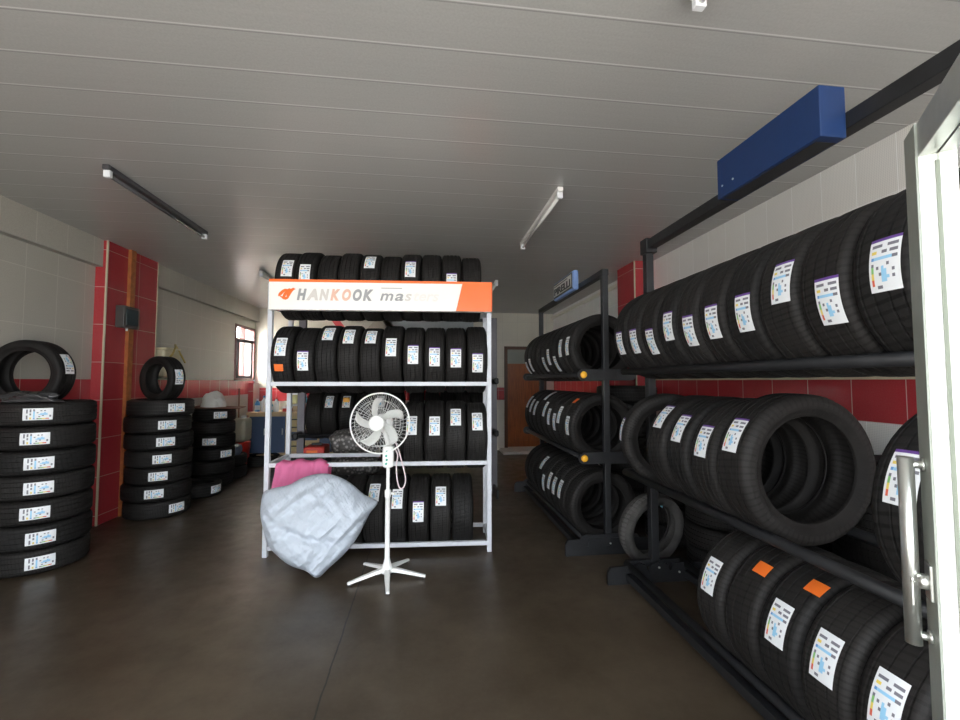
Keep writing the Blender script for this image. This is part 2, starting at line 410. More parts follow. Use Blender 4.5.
prism(bm, [(1.68, 2.375), (1.94, 2.375), (1.94, 2.112), (1.62, 2.112)], f1, f0, 'xz', 1)
prism(bm, [(.02, 2.375), (1.68, 2.375), (1.674, 2.355), (.02, 2.352)], f1, f0, 'xz', 1)
prism(bm, [(1.93, 2.112), (1.94, 2.112), (1.94, 2.375), (1.93, 2.375)], -.104, -.03, 'xz', 1)
sign = obj('sign_board', bm, [BW, BO], rack)
def text_mesh(s, size, mat, shear=.0, bold=.0, ext=.002):
    c = bpy.data.curves.new('t', 'FONT'); c.body = s; c.size = size; c.shear = shear; c.offset = bold; c.extrude = ext
    o = bpy.data.objects.new('t', c); COL.objects.link(o)
    dg = bpy.context.evaluated_depsgraph_get(); dg.update()
    me = bpy.data.meshes.new_from_object(o.evaluated_get(dg)); me.materials.clear(); me.materials.append(mat)
    xs = [v.co.x for v in me.vertices]; wd = max(xs)
    bpy.data.objects.remove(o); bpy.data.curves.remove(c)
    return me, wd
def put_text(s, x, mat, width, size=.128, z=2.200):
    bold = .0065 if s.isupper() else .002
    me, wd = text_mesh(s, size, mat, .25, bold)
    o = link('lettering', me, sign, (x, -.106, z), (R(90), 0, 0)); o.scale = (width/wd, 1, 1)
for s, x, m, wd in (('H', .255, LG, .082), ('A', .345, LGL, .088), ('N', .443, LGL, .084), ('K', .537, LO, .084), ('O', .630, LO, .082), ('O', .722, LG, .082), ('K', .812, LG, .09)):
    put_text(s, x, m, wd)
put_text('m', .955, LG, .12); put_text('a', 1.082, LG, .08); put_text('s', 1.168, LGL, .065); put_text('ters', 1.24, nmat('sign_letter_glare_pale', (.82, .79, .75), .3), .23)  # last letters palest, where the painted glare is strongest
bm = bmesh.new(); box(bm, .97, 1.15, -.105, -.1035, 2.305, 2.311); obj('lettering', bm, LG, sign)
bm = bmesh.new()        # wing emblem: three swept feathers
for tx, ty, xa, xb in ((.215, 2.298, .100, .150), (.262, 2.303, .158, .200), (.312, 2.308, .208, .245)):
    # feather k: a curved stroke sweeping from the upper right down to the left tip
    L_, R_ = [], []
    for i in range(9):
        u = i/8; xm = tx - (tx-xa)*u**.9; zm = ty - (ty-2.225)*u**1.7*(1 if xa < .12 else 1.25)
        wd2 = .016*(1-u) + .022*u if u < .8 else .022*(1-u)/.2
        L_.append((xm - wd2*.8, zm + wd2*.25)); R_.append((xm + wd2*.95, zm - wd2*.55))
    prism(bm, L_ + R_[::-1][1:], -.1065, -.103, 'xz')
prism(bm, [(.10, 2.238), (.150, 2.226), (.212, 2.218), (.245, 2.222), (.225, 2.200), (.195, 2.190), (.165, 2.196)], -.1062, -.103, 'xz')
em = obj('emblem', bm, BO, sign, (.036, 0, .334)); em.scale = (.64, 1, .85)

def th_of(z, cz, r): return math.degrees(math.asin(max(-.95, min(.97, (z-cz)/r))))
rows = [  # shelf name, centre z, first u, pitch, indices, stickers {i: [(z, kind, off)]}
    ('top', LV[3]+.222, .125, .182, range(10), {0: [(2.49, 1, .02)], 1: [(2.44, 1, .0)], 4: [(2.57, 1, 0)], 6: [(2.50, 0, 0)], 8: [(2.375, 0, .0)]}),
    ('second', LV[2]+.222, .11, .189, range(10), {0: [(1.80, 1, 0), (1.615, 2, -.01)], 1: [(1.675, 0, 0)], 2: [(1.925, 1, .01)], 3: [(1.90, 1, 0)], 4: [(1.90, 1, 0)], 5: [(1.80, 1, 0)], 6: [(1.735, 0, 0)], 7: [(1.715, 0, 0)], 8: [(1.705, 0, 0)], 9: [(1.66, 0, 0)]}),
    ('third', LV[1]+.222, .11, .189, (5, 6, 7, 8, 9), {6: [(1.115, 1, -.01)], 7: [(1.11, 1, 0)], 8: [(1.185, 1, 0)], 9: [(1.145, 1, 0)]}),
    ('bottom', .316, .14, .193, range(1, 9), {4: [(.53, 1, 0)], 5: [(.48, 1, .01)], 6: [(.375, 0, 0)], 7: [(.495, 1, 0)], 8: []}),
]
for nm, cz, u0, pit, idx, st in rows:
    idx = list(idx)
    for n_, i in enumerate(idx):
        u = u0 + pit*i
        r = random.choice((.305, .31, .315)) if nm != 'bottom' else .315
        zz = cz + (r - .31)*1.2 + (0 if nm != 'bottom' else 0)
        v = .24
        if nm == 'bottom' : zz = r
        s = []
        for z, k, off in st.get(i, []):
            fz = (z - zz) * 1.0
            s.append((th_of(z, zz, r), off, k))
        lean = random.uniform(-1.5, 1.5)
        what = 'no sticker' if not s else ('white sticker' if len(s) == 1 else 'white and orange stickers')
        tyre(rk(u, v, zz), (0, 0, RA + R(lean*.4)), r, .184 if nm != 'top' else .179, random.randrange(3),
             'black tyre with %s, %s from left on %s shelf of white rack' % (what, ORD[n_], nm), 'tyres on the %s shelf of the white rack' % nm, s)

# ---------------------------------------------------------------- black tyre racks
def black_rack(label, x, y0, y1, ztop, levels, caps=False, signs=None, hs=.22, plate=(.40, .36)):
    t = thing('tyre_rack', label, 'rack', (x, y0, 0)); L = y1 - y0
    for yy in (0, L):
        bx('post', BLACKM, t, -.027, .027, yy-.027, yy+.027, .0, ztop, bev=.004)
        out = [(-plate[0], 0), (-plate[0], .10)]
        nx = int((plate[0]+plate[1])/.17)
        xs = -plate[0]
        out += [(xs+.02, .135)]
        for k in range(nx):
            xe = xs + (plate[0]+plate[1])/nx
            if k < nx-1: out += [(xe-.025, .14), (xe-.012, .10), (xe-.012, .075), (xe+.012, .075), (xe+.012, .10), (xe+.03, .14)]
            xs = xe
        out += [(plate[1]-.02, .135), (plate[1], .10), (plate[1], 0)]
        bm = bmesh.new(); prism(bm, out, yy-.055, yy-.03, 'xz'); obj('base_plate', bm, BLACKM, t)
        bm = bmesh.new(); lathe(bm, [(.008, 0), (.008, -.006), (.004, -.008)], 10, 'y', c=(0, yy-.055, .095)); obj('bolt', bm, CHROME, t)
    bx('top_rail', BLACKM, t, -.03, .03, -.03, L+.03, ztop-.055, ztop, bev=.004)
    bx('floor_rail', BLACKM, t, -hs-.06, -hs-.02, -.03, L, .03, .075, bev=.003)
    bx('floor_rail', BLACKM, t, hs-.0, hs+.04, -.03, L, .03, .075, bev=.003)
    for z in levels:
        for yy in (0, L):
            bm = bmesh.new(); n = 20
            prism(bm, [((-hs if c < 0 else hs) + .05*math.cos(a), .05*math.sin(a)) for c, a in [(-1, R(90+180*i/n)) for i in range(n+1)] + [(1, R(-90+180*i/n)) for i in range(n+1)]], yy-.045, yy-.03, 'xz')
            for hx in (-.11, .11):
                lathe(bm, [(.026, -.047), (.026, -.046)], 16, 'y', c=(hx, yy, 0))
            obj('arm', bm, [BLACKM], t, (0, 0, z))
        for sx in (-hs, hs):
            bm = bmesh.new(); tube(bm, [(sx, -.03, z), (sx, L, z)], .022, 16); obj('shelf_bar', bm, BLACKM, t)
        if caps and z > .3:
            bm = bmesh.new(); lathe(bm, [(.001, -.062), (.018, -.061), (.029, -.055), (.031, -.045)], 20, 'y', c=(-hs, 0, z)); c = obj('end_cap', bm, YEL, t); c['label'] = 'yellow round end cap'
    return t
r1x, r2x = 1.73, 1.588
# the near rack is seen from its far end: its origin post is the far one, so y runs from the hidden near end
rA = thing('tyre_rack', 'long black steel tyre rack along the right wall, nearest the glass door', 'rack', (r1x, 3.17, 0))
def near_rack(t):
    L = -2.6
    for yy in (0, L):
        bx('post', BLACKM, t, -.03, .03, yy-.03, yy+.03, 0, 2.60, bev=.004)
        out = [(-.40, 0), (-.40, .09), (-.375, .125), (-.24, .13), (-.225, .09), (-.205, .09), (-.19, .13), (-.15, .145), (-.105, .13), (-.09, .085), (-.075, .085), (-.06, .13), (.0, .15), (.07, .13), (.085, .085), (.1, .085), (.115, .13), (.23, .14), (.245, .09), (.26, .09), (.275, .13), (.36, .13), (.38, .09), (.38, 0)]
        bm = bmesh.new(); prism(bm, out, yy-.075, yy-.05, 'xz'); obj('base_plate', bm, BLACKM, t)
        for hx in (-.15, 0, .16):
            bm = bmesh.new(); lathe(bm, [(.008, 0), (.008, -.006), (.004, -.008)], 10, 'y', c=(hx, yy-.075, .07 if hx else .11)); obj('bolt', bm, CHROME, t)
    for sz in (2.54, ):
        bx('top_rail', BLACKM, t, -.035, .035, L, .03, 2.53, 2.60, bev=.004)
    bx('rail_joint', BLACKM, t, -.045, .045, -.06, .04, 2.50, 2.615, bev=.004)
    for sx in (-.24, .22):
        bx('floor_rail', BLACKM, t, sx-.022, sx+.022, L, -.08, .03, .08, bev=.003)
    for z in (.12, .805, 1.57):
        for sx in (-.22, .22):
            bm = bmesh.new(); tube(bm, [(sx, .0, z), (sx, L, z)], .024, 16); obj('shelf_bar', bm, BLACKM, t)
        for yy in (.0, L):
            bx('arm', BLACKM, t, -.22, .22, yy-.02, yy+.02, z-.022, z+.022, bev=.003)
near_rack(rA)
rB = black_rack('black steel tyre rack with yellow end caps, far right by the back door', r2x, 3.69, 5.86, 2.51, (.12, .825, 1.555), True)
# sign and box on the top rails
t = thing('brand_sign', 'small rounded light blue lettered sign on the far rack top rail', 'sign', (1.492, 4.24, 2.445))
bm = bmesh.new(); box(bm, 0, .062, 0, .70, 0, .205, bev=.018); obj('casing', bm, LBLUE, t)
bm = bmesh.new(); box(bm, -.006, .0, .03, .67, .02, .185); obj('border', bm, nmat('sign_border_black', (.02, .02, .02), .4), t)
bm = bmesh.new(); box(bm, -.009, -.005, .05, .65, .038, .168); fc = obj('face', bm, nmat('sign_face_grey', (.60, .60, .55), .4), t)
me, wd = text_mesh('PIRELLI', .11, nmat('sign_ink', (.02, .02, .02), .4), 0, .003)
o = link('lettering', me, fc, (-.011, .63, .05), (R(90), 0, R(-90))); o.scale = (.56/wd, .95, 1)
bm = bmesh.new(); box(bm, -.0105, -.009, .16, .63, .145, .155); obj('lettering', bm, nmat('sign_ink', (.02, .02, .02), .4), fc)
t = thing('sign_box', 'plain blue rectangular sign box on top rail of the near rack', 'sign', (1.573, 1.51, 2.49))
bm = bmesh.new(); box(bm, 0, .12, 0, .62, 0, .215, bev=.004); obj('casing', bm, BLUEBOX, t)
bm = bmesh.new(); box(bm, .02, .11, .04, .60, -.0015, .0); obj('foot_strip', bm, BLACKM, t)
bm = bmesh.new()
for yy in (.12, .2): lathe(bm, [(.006, -.002), (.006, 0)], 8, 'x', c=(0, yy+.38, .06))
obj('screw', bm, CHROME, t)

def row(rackname, rowname, x, cz, r, wdt, items, z_off=None, yaw=0):
    """items: (y, [stickers], yaw, r)"""
    n = len(items)
    for k, it in enumerate(items):
        y, st = it[0], it[1]; yw = it[2] if len(it) > 2 else 0; rr = it[3] if len(it) > 3 else r
        s = [(a, o_, kd) for a, o_, kd in st]
        kinds = {q[2] for q in s}
        what = 'unlabelled black tyre' if not s else ('black tyre with orange sticker' if kinds == {2} else ('black tyre with white and orange stickers' if 2 in kinds else 'black tyre with white label'))
        tyre((x, y, cz + (rr-r)*1.1), (0, 0, R(-90 + yw)), rr, wdt, (k*7 + n) % 3,
             '%s, %s from front, %s row of %s' % (what, ORD[k], rowname, rackname), 'tyres in the %s row of the %s' % (rowname, rackname), s)
def W(th, off=0): return (th, off, 0)
def W1(th, off=0): return (th, off, 1)
def O(th, off=0): return (th, off, 2)
row('near right rack', 'top', r1x, 1.57+.275, .33, .203,
    [(.755, [W(6)]), (.965, [W(9)]), (1.17, [W(3, .02)]), (1.375, [W(-11, .03)]), (1.58, [W(9, .035)]), (1.785, [W(-7, .03)]), (1.99, [W(-9, .02)]), (2.195, [W(-13, .03)]), (2.40, [W(-4, .04)]), (2.605, [W(-17, .03)]), (2.81, [W(-13, .02)]), (3.015, [W(-12, .01)])])
row('near right rack', 'middle', r1x, .805+.275, .33, .203,
    [(.90, []), (1.13, [W(20)], 0, .345), (1.86, [W(27)], 0, .345), (2.09, [W(20)]), (2.32, [W(28)]), (2.55, [W(38)]), (2.93, [W(12, -.03)], -17)])
row('near right rack', 'bottom', r1x, .12+.280, .335, .205,
    [(.79, []), (1.00, []), (1.215, [W1(19)]), (1.425, [W1(20)]), (1.635, [W1(21), O(56, .06)]), (1.845, [O(49, .03)]), (2.055, [W1(22)])])
row('far right rack', 'top', r2x, 1.555+.252, .31, .2, [(3.83+.21*i, s) for i, s in enumerate([[W1(3)], [W1(2)], [W1(-26)], [W1(-10)], [W1(-24)], [], [], [W1(-21)], [W1(-27)]])])
row('far right rack', 'middle', r2x, .825+.252, .31, .2, [(3.85+.205*i, s) for i, s in enumerate([[W1(3), O(50, -.06)], [W1(18, -.07)], [W1(2)], [W1(9)], [W1(22), ], [W1(57), ], [W1(19)], [W1(23)], [W1(31)]])])
row('far right rack', 'bottom', r2x, .12+.255, .315, .2, [(3.85+.205*i, s) for i, s in enumerate([[], [W1(15, -.05)], [W1(13, -.03)], [W1(15)], [W1(2)], [W1(38)], [], [], []])])

# ---------------------------------------------------------------- stacks
def stack(where, group, x, y, n, r, wdt, face, stickers, jit=.012, z0=0):
    for k in range(n):
        f = face + random.uniform(-8, 8)
        jx, jy = random.uniform(-jit, jit), random.uniform(-jit, jit)
        s = [(a, 0, kd) for (i, a, kd) in stickers if i == k]
        ot = n-1-k
        pos = 'topmost' if ot == 0 else ('bottom one' if k == 0 else ORD[ot] + ' from top')
        tyre((x+jx, y+jy, z0 + wdt*(k+.5) + .001*k), (0, R(-90), R(f)), r + (.01 if k % 3 == 1 else 0), wdt-.002, (k+n) % 3,
             'black tyre lying flat, %s in the %s' % (pos, where), group, s)
# angle face: the front (-Y side) is turned by this about Z; sticker angle moves along circumference
random.seed(3)
stack('large stack at far left', 'tyres of the far left stack', -3.175, 4.05, 7, .315, .190, 40, [(6, 12, 1), (5, 8, 1), (4, 12, 1), (3, 3, 1), (2, 1, 1), (1, 2, 1), (0, -4, 1)])
stack('stack behind the left red pillar', 'tyres of the stack by the pillar', -3.05, 5.40, 7, .318, .184, 30, [(6, -30, 1), (5, -8, 1), (4, -4, 1), (3, 0, 1), (2, 2, 1), (1, 2, 1), (0, -40, 1)])
stack('third stack along left wall', 'tyres of the third left stack', -3.09, 6.75, 6, .275, .184, 25, [(5, -8, 1), (3, 20, 1), (2, -34, 1)])
tyre((-2.98, 6.15, .095), (0, R(-90), R(30)), .27, .17, 1, 'small black tyre lying on the floor before the third left stack', 'loose tyres on the floor', [(-45, 0, 1)])
for k, (x, y, z) in enumerate(((-3.12, 7.25, .09), (-3.14, 7.28, .27), (-2.95, 8.25, .09))):
    tyre((x, y, z), (0, R(-90), R(25)), .30, .17, k % 3, ('black tyre flat on floor beside the red canister, lower of two', 'black tyre flat beside the red canister, upper of two', 'black tyre flat on floor just before the blue workbench')[k], 'loose tyres on the floor')
tyre((-3.20, 3.93, 1.333+.225), (R(8), 0, R(-88)), .275, .19, 0, 'upright black tyre standing on top of the far left stack', 'upright tyres on the stacks', [(170, 0, 1)])
tyre((-3.04, 5.40, 1.29+.235), (0, 0, R(-114)), .262, .19, 1, 'upright black tyre standing on top of the stack behind the pillar', 'upright tyres on the stacks', [(175, 0, 1)])
stack('tallest right wall stack', 'tyres stacked at the right wall', 2.235, 4.62, 8, .315, .18, -60, [])
stack('second right wall stack', 'tyres stacked at the right wall', 2.42, 3.94, 5, .31, .18, -60, [])
stack('third right wall stack', 'tyres stacked at the right wall', 2.42, 3.26, 5, .31, .18, -60, [])
stack('nearest right wall stack', 'tyres stacked at the right wall', 2.42, 2.58, 6, .31, .18, -60, [])
stack('stack behind the nearest rack tyres', 'tyres stacked at the right wall', 2.42, 1.92, 6, .31, .18, -60, [])
# dusty motorcycle tyre leaning between the racks
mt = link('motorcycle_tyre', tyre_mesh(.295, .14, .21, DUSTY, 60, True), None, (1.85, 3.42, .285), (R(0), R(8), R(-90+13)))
tag(mt, 'dusty grey narrow motorcycle tyre standing behind the near rack post', 'tyre')
bm = bmesh.new(); box(bm, -.012, .012, -.003, 0, -.02, .02)
link('sticker', mesh('sticker', bm, SCYAN), mt, (.03, .06, .205), (0, 0, 0))['label'] = 'small light blue paper tag'

# ---------------------------------------------------------------- rear black rack behind the white one, facing the front
t = thing('tyre_rack', 'black steel tyre rack standing behind the white display rack', 'rack', (-1.6, 5.8, 0))
GREYP = painted('grey_purple_post', (.16, .15, .17), .45)
for xx in (0, 2.5):
    bx('post', GREYP, t, xx-.045, xx+.045, -.03, .03, 0, 2.36, bev=.004)
    bx('base_plate', BLACKM, t, xx-.015, xx+.015, -.33, .33, 0, .12, bev=.004)
    for z in (.82, 1.50): bx('arm', BLACKM, t, xx-.03, xx+.03, -.27, .27, z-.04, z+.04, bev=.02)
for z in (.82, 1.50):
    for yy in (-.22, .22):
        bm = bmesh.new(); tube(bm, [(-.08, yy, z), (2.5, yy, z)], .024, 14); obj('shelf_bar', bm, BLACKM, t)
bx('top_rail', BLACKM, t, -.03, 2.53, -.025, .025, 2.31, 2.36, bev=.004)
for i in range(6):
    u = .21 + i*.2
    s = [(35, 0, 1)] if i in (1, 2, 4) else []
    tyre((-1.6+u, 5.8, .82+.25), (0, 0, R(random.uniform(-3, 3))), .31, .19, i % 3, 'black tyre %s from left on lower bars of the rack behind' % ORD[i], 'tyres on the rear rack', s)
    if i == 2:
        bm = bmesh.new(); box(bm, -.04, .04, -.27, -.245, .165, .225, bev=.01); o = obj('tag', bm, YEL, bpy.data.objects[[q_.name for q_ in bpy.data.objects if q_.get('group') == 'tyres on the rear rack'][-1]]); o['label'] = 'small yellow tag'
for i in range(6):
    u = 1.47 + i*.2 if i < 5 else .1
    tyre((-1.6+u, 5.8, .82+.25), (0, 0, 0), .31, .19, i % 3, 'black tyre %s on the rack behind, seen past the white rack' % ('right group ' + ORD[i] if i < 5 else 'at left end'), 'tyres on the rear rack') if i < 5 else None
# silvery wrapped bundles under it
def bundle(name, label, c, s, mat, seed, cat='bundle'):
    bm = bmesh.new(); bmesh.ops.create_icosphere(bm, subdivisions=4, radius=1)
    for v in bm.verts:
        p = v.co.copy(); q = Vector([math.copysign(abs(k)**.55, k) for k in p]); q *= 1/ (max(1, q.length/1.25))
        d = noise.noise(p*2.6 + Vector((seed, 0, 0)))*.10 + noise.noise(p*7 + Vector((0, seed, 0)))*.05
        v.co = Vector((q.x*s[0], q.y*s[1], q.z*s[2])) * (1+d)
    o = obj(name, bm, mat, None, c, smooth=True); return tag(o, label, cat)
def speck(name, a, b, sc, rough, metal=0):
    m = nmat(name, a, rough, metal); q = NT(m); p = q.pos()
    v = q.n('ShaderNodeTexVoronoi'); v.inputs['Scale'].default_value = sc; q.l(p, v.inputs['Vector'])
    q.l(q.mix(q.ramp(v.outputs['Distance'], .25, .5), a, b), q.b.inputs['Base Color']); q.bump(q.noise(sc*.7, 3, p), .6, .02); return m
LACE = speck('silver_lace_wrap', (.30, .28, .27), (.08, .075, .07), 28, .35, .3)
bm = bmesh.new(); box(bm, -1.15, -.35, 4.75, 5.25, .0, .46, bev=.01); o = obj('black_crate', bm, BLACKM); tag(o, 'black crate under the silvery wrapped bundles behind white rack', 'crate')
bundle('wrapped_bundle', 'upper speckled silvery wrapped bundle behind white rack, left of fan', (-.78, 5.0, .83), (.27, .2, .13), LACE, 1.3)
bundle('wrapped_bundle', 'lower crinkled silvery wrapped bundle behind white rack, left of fan', (-.76, 4.98, .575), (.25, .2, .11), LACE, 4.2)
RED = painted('red_plastic', (.55, .03, .02), .35)
t = thing('machine_case', 'red and black machine case on the floor behind white rack', 'machine', (-1.45, 5.2, 0))
bx('body', BLACKM, t, 0, .30, 0, .3, 0, .62, bev=.02); bx('lid', RED, t, .04, .28, .0, .28, .62, .74, bev=.02); bx('handle', BLACKM, t, .1, .22, .12, .15, .74, .77, bev=.01); bx('label_strip', ORANGE, t, .08, .2, -.004, 0, .66, .70)

# ---------------------------------------------------------------- back area
bm = bmesh.new()
t = thing('workbench', 'pale wooden workbench with blue doors and yellow drawers at the back', 'workbench', (-3.30, 8.45, 0))
PINE = painted('pale_pine', (.62, .45, .26), .5); DBLUE = painted('blue_door_panel', (.06, .10, .19), .45); DYEL = painted('pale_yellow_drawer', (.62, .50, .24), .45)
bx('worktop', PINE, t, 0, 2.3, -.02, .6, .87, .92, bev=.004)
bx('carcass', PINE, t, .02, 2.28, .02, .58, .12, .87)
bx('plinth', BLACKM, t, .05, 2.25, .06, .55, 0, .12)
for a, b_ in ((.05, .36), (.37, .68), (1.3, 1.7), (1.72, 2.2)): 
    d_ = bx('door', DBLUE, t, a, b_, 0, .02, .17, .84, bev=.004); bx('handle', CHROME, d_, b_-.05, b_-.035, -.02, 0, .5, .62)
for k, (z0, z1) in enumerate(((.72, .84), (.57, .70), (.20, .37))):
    for a in (.72, 1.0):
        d_ = bx('drawer', DYEL, t, a, a+.26, 0, .02, z0, z1, bev=.004); bx('handle', BLACKM, d_, a+.05, a+.21, -.015, 0, (z0+z1)/2-.008, (z0+z1)/2+.012)
for a in (.72, 1.0): bx('door', DBLUE, t, a, a+.26, 0, .02, .39, .55, bev=.004)
def bottle(x, y, z, h, r, mat, capm, label, group='bottles on the workbench'):
    t = thing('bottle', label, 'bottle', (x, y, z), group=group)
    bm = bmesh.new(); lathe(bm, [(r*.9, 0), (r, .01), (r, h*.6), (r*.8, h*.72), (r*.35, h*.82), (r*.35, h*.9)], 20); obj('body', bm, mat, t, smooth=False)
    bm = bmesh.new(); lathe(bm, [(r*.42, h*.88), (r*.42, h), (r*.3, h+.002)], 16); obj('cap', bm, capm, t)
    bm = bmesh.new(); lathe(bm, [(r*1.01, h*.15), (r*1.015, h*.16), (r*1.015, h*.5), (r*1.01, h*.51)], 20); obj('label_band', bm, PAPER, t)
PW = nmat('white_plastic', (.75, .77, .80), .35); PB = nmat('blue_plastic', (.08, .3, .6), .35); PT = nmat('teal_plastic', (.1, .5, .62), .35)
specs = [(-3.18, .24, .045, PB, PW, 'blue bottle at left end of workbench'), (-3.06, .30, .05, PW, PB, 'tall white bottle with blue cap near left end of workbench'),
         (-2.94, .2, .04, PT, PW, 'teal bottle third from left on workbench'), (-2.84, .27, .045, PW, RED, 'white bottle with red cap fourth from left on workbench'),
         (-2.30, .32, .05, PT, PW, 'teal bottle right of the grey post on workbench'), (-2.19, .26, .05, PW, PT, 'white bottle with teal cap right of grey post on workbench'), (-2.06, .30, .045, PB, PW, 'tall blue bottle beside the red funnel on workbench'), (-1.62, .28, .05, PW, PB, 'white bottle right of the red funnel on workbench')]
for x, h, r, m, c, l in specs: bottle(x, 8.62, .92, h, r, m, c, l)
def carton(x, y, z, a, b_, c, mat, label, name='carton', grp='boxes on the workbench'):
    t = thing(name, label, 'box', (x, y, z), group=grp)
    bx('body', mat, t, 0, a, 0, b_, 0, c, bev=.004); bx('lid', PW, t, -.004, a+.004, -.004, b_+.004, c-.03, c+.004, bev=.002)
carton(-2.72, 8.6, .92, .16, .2, .09, RED, 'small red box on workbench left of the grey post')
carton(-2.55, 8.65, .92, .18, .2, .13, nmat('beige_card', (.55, .42, .28), .6), 'beige box on workbench left of the grey post')
carton(-2.72, 8.85, .92, .3, .15, .34, nmat('olive_card', (.38, .36, .18), .6), 'tall olive box at back of the workbench')
t = thing('funnel', 'red cone funnel standing on the workbench', 'funnel', (-1.86, 8.6, .92))
bm = bmesh.new(); lathe(bm, [(.17, .17), (.172, .18), (.15, .20), (.02, .33), (.012, .36)], 28); obj('cone', bm, nmat('pink_red_plastic', (.65, .06, .09), .4), t)
bm = bmesh.new(); lathe(bm, [(.13, 0), (.13, .17), (.12, .172)], 28); obj('tub', bm, PW, t)
# graphic panel high on the back wall
bm = bmesh.new(); box(bm, -3.3, 1.0, YB-.02, YB-.001, 2.2, 2.93, 0)
def gp(pts, mi, k): prism(bm, pts, YB-.021-.0012*k, YB-.0195, 'xz', mi)
gp([(-2.12, 2.93), (-1.95, 2.93), (-1.38, 2.2), (-1.55, 2.2)], 1, 1)
gp([(-1.95, 2.93), (-.9, 2.93), (-.35, 2.2), (-1.38, 2.2)], 4, 1)
gp([(-1.55, 2.3), (-1.05, 2.84), (-.55, 2.3)], 2, 2)
gp([(-.80, 2.93), (1.0, 2.93), (1.0, 2.2), (-.35, 2.2), (-.95, 2.75)], 3, 1)
o = obj('graphic_panel', bm, [nmat('panel_cream', (.66, .60, .50), .5), nmat('panel_red', (.55, .05, .06), .5), nmat('panel_tan', (.46, .40, .33), .5), nmat('panel_pale_blue', (.48, .52, .54), .5), nmat('panel_stone', (.60, .55, .47), .5)])
tag(o, 'wide printed panel with red stripe and tan peak high on back wall', 'panel')
# broom pole, jerrycan, red canister, blue bag by the left wall
t = thing('broom', 'upright broom handle leaning on the left wall beside the workbench', 'broom', (-3.40, 8.35, 0))
bm = bmesh.new(); tube(bm, [(0, 0, .12), (-.04, .1, 1.36)], .013); obj('pole', bm, painted('brown_pole', (.2, .08, .05), .5), t)
bm = bmesh.new(); box(bm, -.05, .05, -.15, .15, .02, .13, bev=.01); obj('head', bm, BLACKM, t)
t = thing('canister', 'red round canister on the floor under the cream jerrycan', 'canister', (-3.27, 8.02, 0))
bm = bmesh.new(); lathe(bm, [(.17, 0), (.18, .01), (.19, .30), (.2, .32), (.2, .42), (.19, .43)], 28); obj('body', bm, RED, t)
bm = bmesh.new(); lathe(bm, [(.205, .42), (.205, .445), (.19, .45)], 28); obj('rim', bm, RED, t)
t = thing('jerrycan', 'cream plastic jerrycan sitting on top of the red canister', 'jerrycan', (-3.27, 8.02, .451))
bm = bmesh.new(); box(bm, -.18, .18, -.17, .17, 0, .40, bev=.05); obj('body', bm, nmat('cream_plastic', (.50, .46, .34), .45), t)
bm = bmesh.new(); lathe(bm, [(.04, .395), (.04, .44), (.03, .445)], 20, c=(.09, 0, 0)); obj('cap', bm, PW, t)
BAGB = nmat('blue_grey_bag_plastic', (.10, .13, .20), .25)
bundle('plastic_bag', 'dark blue plastic bag lying on tyres before the red canister', (-3.02, 7.2, .425), (.13, .13, .09), BAGB, 2.2, 'bag')
# bag and tray on the third stack, black bag on the first
bm = bmesh.new(); box(bm, -.28, .36, -.24, .24, 0, .012, bev=.004); o = obj('cardboard_tray', bm, painted('brown_cardboard', (.18, .08, .05), .7), None, (-3.06, 6.72, 1.114), (0, R(2), R(12))); tag(o, 'brown cardboard sheet on top of the third left stack', 'cardboard')
def blob(name, label, cat, c, s, mat, seed, flat=.0, amp=.18):
    bm = bmesh.new(); bmesh.ops.create_icosphere(bm, subdivisions=5, radius=1)
    for v in bm.verts:
        p = v.co.copy()
        d = 1 + amp*noise.noise(p*1.7 + Vector((seed, 0, 0))) + amp*.5*(1-abs(noise.noise(p*4 + Vector((0, seed, 0))))*2)*.5
        q = p*d
        v.co = Vector((q.x*s[0], q.y*s[1], max(q.z, flat)*s[2]))
    o = obj(name, bm, mat, None, c, smooth=True); return tag(o, label, cat)
blob('plastic_bag', 'crumpled white plastic bag on the cardboard of the third stack', 'bag', (-3.06, 6.65, 1.15), (.16, .14, .19), nmat('white_bag_plastic', (.62, .62, .58), .35), 3.1, -.12)
blob('plastic_bag', 'shiny black plastic bag on the far left stack under the upright tyre', 'bag', (-3.10, 3.78, 1.345), (.24, .07, .07), nmat('black_bag_plastic', (.03, .03, .032), .18), 6.1, -.1, .35)
# electrical box on the pillar, cream box on the wall
t = thing('electrical_box', 'dark grey electrical box on the red left pillar', 'electrical box', (-3.385, 5.12, 2.09))
bx('housing', painted('dark_box', (.06, .055, .05), .4), t, 0, .09, 0, .25, 0, .24, bev=.006); bx('cover', nmat('smoked_cover', (.03, .045, .05), .1), t, .09, .10, .03, .22, .03, .21, bev=.003); bx('hinge_strip', painted('box_brown', (.2, .12, .1), .5), t, .09, .096, .222, .248, .01, .23); 
bm = bmesh.new(); lathe(bm, [(.012, -.03), (.012, .0)], 12, c=(.045, .12, 0)); obj('cable_gland', bm, PW, t)
t = thing('wall_canister', 'cream plastic box with strap on left wall past the pillar', 'box', (-3.497, 5.95, 1.55))
CREAM = nmat('aged_cream_plastic', (.62, .56, .38), .45)
bx('body', CREAM, t, 0, .16, 0, .38, 0, .36, bev=.03)
bx('lid', CREAM, t, .0, .17, .02, .36, .36, .385, bev=.01)
bm = bmesh.new(); tube(bm, [(.17, .02, .20), (.19, .12, .30), (.17, .22, .40), (.12, .30, .44), (.18, .36, .28), (.19, .42, .20)], .012, 8); obj('strap', bm, painted('yellow_strap', (.5, .38, .12), .5), t)

